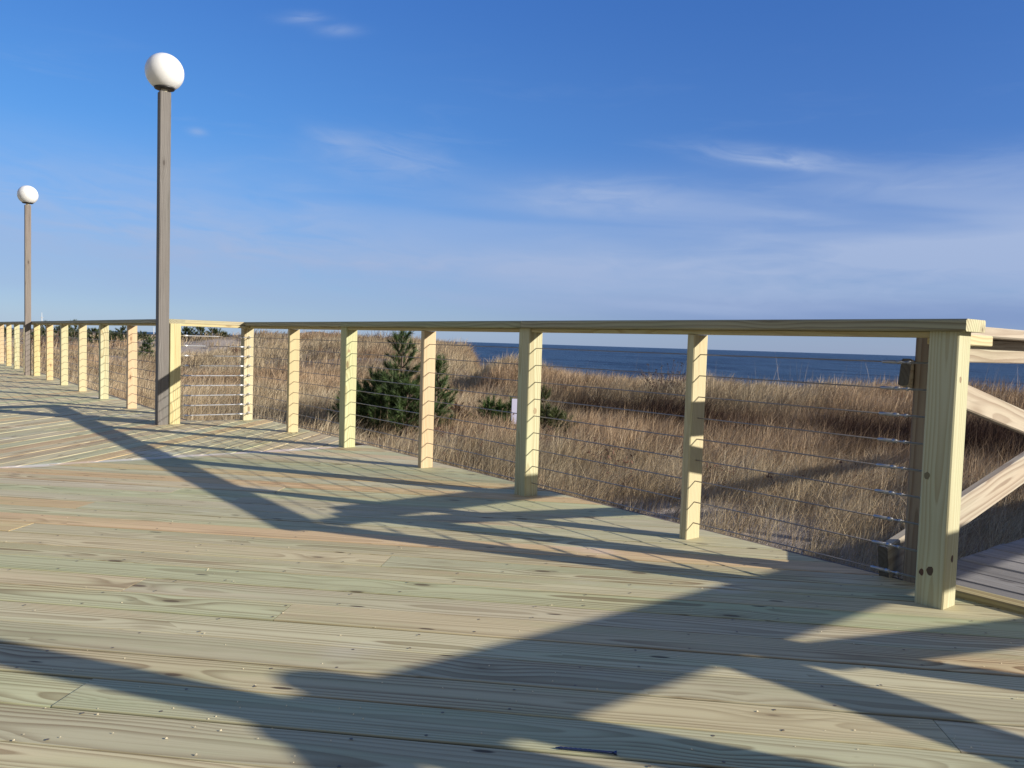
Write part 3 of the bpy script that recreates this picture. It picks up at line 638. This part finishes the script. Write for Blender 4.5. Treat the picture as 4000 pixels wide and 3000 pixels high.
def pine(x,y,h,spread,label,seed,stems=((0,0,1,1),),nn=38,L=.085,wd=.0045,name='pine_tree',cat='pine tree',group=None,col=(.055,.085,.030),levels=7,z=None,tuftden=1.0,open_=0.0):
    rnd=random.Random(seed); z0=float(height(x,y)) if z is None else z
    t=thing(name,(x,y,z0),0,label,cat,group); V=[];Fc=[];Cc=[]; tr=MB()
    for (ox,oy,hs,ss) in stems:
        H=h*hs; S=spread*ss; bx,by=x+ox,y+oy; tx,ty=rnd.uniform(-.06,.06)*H,rnd.uniform(-.06,.06)*H
        if math.hypot(ox,oy)>.01: tr.tube([(x,y,z0),(bx,by,z0+.1)],.02,6,rads=[.022,.018])
        tp=[Vector((bx+tx*k/5+rnd.uniform(-.012,.012),by+ty*k/5+rnd.uniform(-.012,.012),z0+H*.95*k/5)) for k in range(6)]
        tr.tube(tp,.02,7,rads=[.026*H/1.5*(1-k/6.2)+.004 for k in range(6)])
        for lv in range(levels):
            f=(lv+.35)/levels; nb=rnd.randint(5,7)
            if f<open_ and rnd.random()<.6: continue
            pz=tp[0].lerp(tp[5],f); bl=S*(1-f)**.75*.98+.07
            for b in range(nb):
                th=2*math.pi*(b+rnd.random()*.7)/nb; el_=.30+.55*f; l=bl*rnd.uniform(.55,1.12)
                dirv=Vector((math.cos(th)*math.cos(el_),math.sin(th)*math.cos(el_),math.sin(el_)))
                p1=pz+dirv*l*.55; p2=p1+(dirv+Vector((0,0,.55))).normalized()*l*.45
                tr.tube([pz,p1,p2],.006,5,rads=[.009,.006,.003])
                ntf=max(2,int(l/.075*tuftden))
                for q in range(ntf):
                    ff=.30+.70*(q+1)/ntf; pp=pz.lerp(p1,ff/.55) if ff<.55 else p1.lerp(p2,(ff-.55)/.45)
                    dd=(dirv+Vector((rnd.uniform(-.7,.7),rnd.uniform(-.7,.7),rnd.uniform(0,.9)))).normalized(); tipp=pp+dd*rnd.uniform(.0,.11)
                    kk=.7+.6*rnd.random(); tuft(V,Fc,Cc,tipp,dd,L,nn,wd,rnd,(col[0]*kk,col[1]*kk,col[2]*kk))
        top=tp[5]; 
        for q in range(5): tuft(V,Fc,Cc,top+Vector((0,0,.03*q)),Vector((rnd.uniform(-.3,.3),rnd.uniform(-.3,.3),1)),L,nn,wd,rnd,col)
    tr.build('trunk',M_BARK,t,True); meshobj('crown',V,Fc,M_NEEDLE,t,Cc)
    return t
def at_px(px,py,z):
    d=px_dir(px,py); k=(z-CAMH)/d.z; return d.x*k,d.y*k
def at_dist(px,Y): # lateral position of a pixel column at forward distance Y
    return (px-2000)/F_PX*Y
pine(at_dist(1575,10.2),10.2,1.29,.50,'big dark green young pine in the grass behind the long railing',3,
     stems=((0,0,1,1),(-.32,.05,.52,1.0),(-.56,-.15,.38,.70),(.40,.15,.70,.58),(.10,-.30,.45,.9),(-.12,-.2,.5,.9)),nn=42,levels=8,tuftden=1.35,L=.10,wd=.006,col=(.062,.098,.034))
pine(at_dist(1952,11.3),11.3,.42,.24,'small bushy green pine just left of the middle square post',5,stems=((0,0,.9,1),(-.16,0,1,.7),(.18,.05,1,.7)),nn=46,levels=5,tuftden=1.5,col=(.055,.095,.028))
pine(at_dist(2150,10.3),10.3,.55,.28,'spindly pine seedling with bare leader right of the middle square post',8,stems=((-.06,0,1.0,.35),(.08,0,.45,1),(-.05,.1,.45,.9)),nn=36,levels=4,tuftden=1.3,open_=.0,col=(.065,.080,.028))
pine(at_dist(1782,11.5),11.5,.34,.18,'small rusty brown dead pine seedling in the grass right of the big pine',9,stems=((0,0,1,1),(.16,0,.55,.7)),nn=30,levels=4,col=(.12,.065,.035))
pine(at_dist(562,30.5),30.5,.80,.33,'lone small pine seen between the far railing and the large lamp pole',12,stems=((0,0,.8,1),(.22,0,1,.6)),nn=22,L=.12,wd=.014,levels=4,col=(.05,.08,.03))
# shrubby pines far off on the dune
rr=random.Random(5)
far=[(150,70,1.0,1.2),(178,66,1.5,1.3),(232,64,1.25,1.3),(262,68,1.7,1.5),(288,62,1.5,1.4),(330,70,1.3,1.4),(365,66,1.1,1.5),(415,70,1.2,1.3),(450,66,1.0,1.4),(480,72,1.4,1.3),(520,70,.9,1.5),(560,74,1.0,1.4),(20,90,1.0,1.5)]
for i,(px,Y,h_,s_) in enumerate(far):
    x=at_dist(px,Y); pine(x,Y,h_*1.15,s_,'low dark pine shrub in the distant row behind the left railing',40+i,nn=14,L=.26,wd=.05,levels=4,name='pine_shrub',cat='pine shrub',group='distant pine shrubs behind the left railing',tuftden=.42,col=(.050,.065,.028),z=float(height(x,Y))-.1)
x=at_dist(778,42); pine(x,42,.62,.62,'wide dark pine shrub on the sandy dune behind the short railing jog',77,stems=((0,0,1,1),(-.75,.1,.85,1),(.75,.1,.8,.9),(-1.3,0,.55,.7),(1.25,0,.5,.6)),nn=20,L=.17,wd=.022,levels=4,name='pine_shrub',cat='pine shrub',tuftden=.6,col=(.052,.070,.030))
# bare brown shrubs
def shrub(x,y,h,label,seed,n=40,rad=.35,name='bare_shrub',lie=0,wr=.004,red=(.13,.07,.05)):
    rnd=random.Random(seed); z0=float(height(x,y)); t=thing(name,(x,y,z0),0,label,'shrub'); V=[];Fc=[];Cc=[]; tr=MB()
    for i in range(n):
        th=rnd.uniform(0,6.28); rr_=rad*math.sqrt(rnd.random()); p=Vector((x+rr_*math.cos(th)*.6,y+rr_*math.sin(th)*.6,z0+rnd.uniform(0,.05)))
        pts=[p]; d=Vector((math.cos(th)*rnd.uniform(.2,.8)+lie,math.sin(th)*rnd.uniform(.2,.8),1 if not lie else .35)).normalized(); l=h*rnd.uniform(.5,1.1)
        for k in range(3): d=(d+Vector((rnd.uniform(-.35,.35),rnd.uniform(-.35,.35),rnd.uniform(-.2,.2)))).normalized(); pts.append(pts[-1]+d*l/3)
        tr.tube(pts,wr,4,rads=[wr,wr*.8,wr*.6,wr*.4])
        for k in range(7):
            q=pts[rnd.randint(1,3)]+Vector((rnd.uniform(-.03,.03),)*1+(rnd.uniform(-.03,.03),rnd.uniform(-.03,.03))); a=Vector((rnd.uniform(-1,1),rnd.uniform(-1,1),rnd.uniform(-1,1))).normalized()*.022; b=a.orthogonal().normalized()*.010
            i0=len(V); V.extend([q-a,q+b,q+a,q-b]); Fc.append((i0,i0+1,i0+2,i0+3)); kk=rnd.uniform(.6,1.4); Cc.extend([(red[0]*kk,red[1]*kk,red[2]*kk,1)]*4)
    tr.build('twigs',M_TWIG,t); meshobj('leaves',V,Fc,M_GRASS,t,Cc); return t
shrub(at_dist(1275,24),24,.35,'flat dark and rusty brown shrub on the dune slope left of the first square post',101,50,.55,lie=.8,wr=.008,red=(.15,.07,.05))
shrub(at_dist(1430,29),29,.5,'dark bare shrub near the dune crest left of the big pine',102,40,.6,wr=.012)
shrub(at_dist(1480,35),35,.6,'larger bare shrub on the dune crest behind the tip of the big pine',103,50,.9,wr=.014)
shrub(at_dist(950,32),32,.5,'dark bare shrub behind the post at the far railing corner',104,40,.6,wr=.012)
shrub(at_dist(2540,16),14.1,.6,'dark leafless bush on the dune below the sea line, left of the fifth post',105,60,.5,wr=.006,red=(.05,.04,.035))
shrub(at_dist(170,45),45,1.0,'dark brown thicket behind the far left railing',106,60,1.6,wr=.025)
shrub(at_dist(190,40),40,.7,'low brown thicket near the far lamp pole',107,50,1.2,wr=.02)
shrub(at_dist(1740,7.7),7.7,.18,'small dark dead sprig at the deck edge right of the third post',108,14,.08)
shrub(at_dist(2270,8.4),8.4,.30,'dead rusty twig lying in the grass right of the middle square post',109,10,.10,lie=.6)
shrub(at_dist(2440,7.2),7.2,.35,'dark curled dead stem in the near grass left of the fifth post',110,8,.08)
for i,(px,Y,h_) in enumerate([(1960,7.9,.26),(2180,8.8,.30),(2380,8.0,.24),(2640,8.6,.30),(2850,7.4,.25),(3080,6.9,.25),(3300,7.2,.3),(1830,8.9,.25),(2010,9.6,.3),(1730,9.3,.25),(2940,9.8,.32)]):
    o_=shrub(at_dist(px,Y),Y,h_,'dead brown weed stalks standing in the near grass below the long railing',200+i,7,.07); o_['group']='dead weeds in the near grass'
# driftwood stump at deck edge
def rock():
    x,y=at_px(1590,1775,-.45); z0=float(height(x,y)); t=MB(); z0-=.10; t.tube([(x-.02,y+.1,z0-.1),(x-.02,y+.08,z0+.05),(x,y+.02,z0+.20),(x+.02,y,z0+.27),(x+.03,y,z0+.285)],1,14,rads=[.16,.17,.14,.08,.02],tint=(.85,.75,.62))
    o=t.build('stone',simple('weathered_stone',(.25,.185,.13),.9,noise=.6,nscale=12),None,True); tag(o,'rounded brown stone at the deck edge against the third post','stone')
rock()
# pale sign card on a stake
def sign():
    Y=10.9; x=at_dist(2034,Y); z0=float(height(x,Y)); t=thing('small_sign',(x,Y,z0),0,'small pale lilac sign card half hidden behind the middle square post','sign')
    zt=CAMH-(1552-1336)/F_PX*Y; MB().board((x,Y,zt-.35),(x,Y,zt),Vector((1,.3,0)),.24,.006,(1,1,1),.001).build('panel',M_SIGN,t)
    MB().board((x,Y+.02,z0-.1),(x,Y+.02,zt-.05),Vector((1,.3,0)),.03,.02,(.6,.6,.6),.001).build('stake',M_OLD,t)
sign()
# sand fences
def sfence(p0,p1,h,label,n):
    t=thing('sand_fence',(p0[0],p0[1],0),0,label,'fence'); mb=MB(); rnd=random.Random(n)
    for i in range(n):
        f=i/(n-1); x=p0[0]+(p1[0]-p0[0])*f; y=p0[1]+(p1[1]-p0[1])*f; z=float(height(x,y)); tl=rnd.uniform(-.05,.05)
        mb.board((x,y,z-.05),(x+tl,y,z+h*rnd.uniform(.85,1.05)),Vector((1,-.3,0)),.055,.012,tn(.1,(1.2,1.15,1.1)),.001)
    mb.build('picket_row',M_OLD,t)
    w_=MB()
    for hz in (.25,.75):
        w_.tube([(p0[0]+(p1[0]-p0[0])*f,p0[1]+(p1[1]-p0[1])*f,float(height(p0[0]+(p1[0]-p0[0])*f,p0[1]+(p1[1]-p0[1])*f))+h*hz) for f in np.linspace(0,1,12)],.006,4)
    w_.build('wire',M_CABLE,t)
sfence((at_dist(150,58),58),(at_dist(340,61),61),.75,'grey picket sand fence below the distant pines behind the left railing',34)
sfence((at_dist(-20,75),75),(at_dist(120,70),70),.8,'further stretch of picket sand fence left of the far lamp pole',30)
# masts
def mast(px,Y,ztop,label,arms=True):
    x=at_dist(px,Y); z0=float(height(x,Y)); t=thing('radio_mast',(x,Y,z0),0,label,'mast'); MB().tube([(x,Y,z0),(x,Y,ztop*.6),(x,Y,ztop)],.1,6,rads=[.16,.12,.05]).build('pole',simple('mast_paint',(.62,.62,.62),.5),t)
    if arms: MB().board((x-.6,Y,ztop*.72),(x+.6,Y,ztop*.72),ZX,.12,.12,(1,1,1),.01).build('crossarm',simple('mast_paint_b',(.6,.6,.6),.5),t)
mast(160,260,CAMH+63/F_PX*260,'thin pale mast on the horizon just right of the far lamp pole'); mast(597,300,CAMH+22/F_PX*300,'faint short mast on the horizon just left of the large lamp pole',False)
# gull
def gull():
    d=px_dir(1686,1302); p=Vector((0,0,CAMH))+d*110; t=thing('seagull',p[:],.4,'tiny white seagull flying above the horizon right of the third post','bird'); s=.42
    loc=[(-.5,0,.1),(-.25,.06,.16),(0,.05,.0),(.25,.06,.16),(.5,0,.1),(.25,-.06,.15),(0,-.08,0),(-.25,-.06,.15)]
    body=MB().tube([p+Vector((0,-.22,0)),p+Vector((0,-.12,.0)),p+Vector((0,.02,.0)),p+Vector((0,.14,.01)),p+Vector((0,.22,.0))],1,8,rads=[.01,.05,.065,.045,.01]); body.build('body',simple('white_feathers',(.8,.8,.8),.6),t,True)
    for sg in (-1,1):
        v=[p+Vector(q) for q in [(sg*.03,-.06,.02),(sg*.03,.07,.02),(sg*.28,.10,.14),(sg*.55,.0,.08),(sg*.28,-.03,.14)]]; v2=[q+Vector((0,0,-.012)) for q in v]; n=5
        f=[tuple(range(n)),tuple(range(2*n-1,n-1,-1))]+[(i,(i+1)%n,n+(i+1)%n,n+i) for i in range(n)]
        meshobj('wing',v+v2,f,simple('grey_feathers',(.5,.5,.52),.6),t)
gull()
# screw lying between boards + sawdust
def screw():
    d=px_dir(2405,2942); k=-(CAMH-.004)/d.z*1.0; k=(CAMH-.004)/-d.z; x,y=d.x*k,d.y*k; u=Vector((.993,-.118,0)); p=Vector((x,y,.0045))
    t=thing('deck_screw',p[:],0,'long dark blue steel screw lying along a board gap at the bottom centre','screw')
    st=MB(); n=14; pts=[];rd=[]
    for i in range(n): pts.append(p+u*(.045+.065*i/n)*-1); rd.append(.0030 if i%2 else .0022)
    pts.append(p-u*.117); rd.append(.0005); st.tube([p-u*.002,p-u*.043]+pts,1,8,rads=[.0024,.0024]+rd); m_=simple('blued_steel',(.05,.07,.16),.35,.8); st.build('shank',m_,t,True)
    MB().tube([p-u*.004,p+u*.0015,p+u*.002],1,12,rads=[.0025,.0048,.0046]).build('head',m_,t,True)
screw()
def dust():
    V=[];Fc=[];rnd=random.Random(3)
    for i in range(150):
        px=rnd.uniform(0,4000); py=2000+ (rnd.random()**.8)*1000; x,y=at_px(px,py,.0)
        a_,w_=to_aw(x,y)
        if w_>.15: continue
        s=rnd.uniform(.0008,.0022)*(1+.0*y); i0=len(V)
        for q in ((-1,-1,0),(1,-1,0),(0,1,0),(0,0,1.3)): V.append((x+q[0]*s*rnd.uniform(.5,1.5),y+q[1]*s*rnd.uniform(.5,1.5),.0016+q[2]*s))
        Fc+= [(i0,i0+1,i0+3),(i0+1,i0+2,i0+3),(i0+2,i0,i0+3),(i0,i0+2,i0+1)]
    o=meshobj('sawdust',V,Fc,simple('pale_sawdust',(.72,.62,.42),.9),None); tag(o,'pale crumbs of sawdust scattered over the deck boards','sawdust',kind='stuff')
dust()
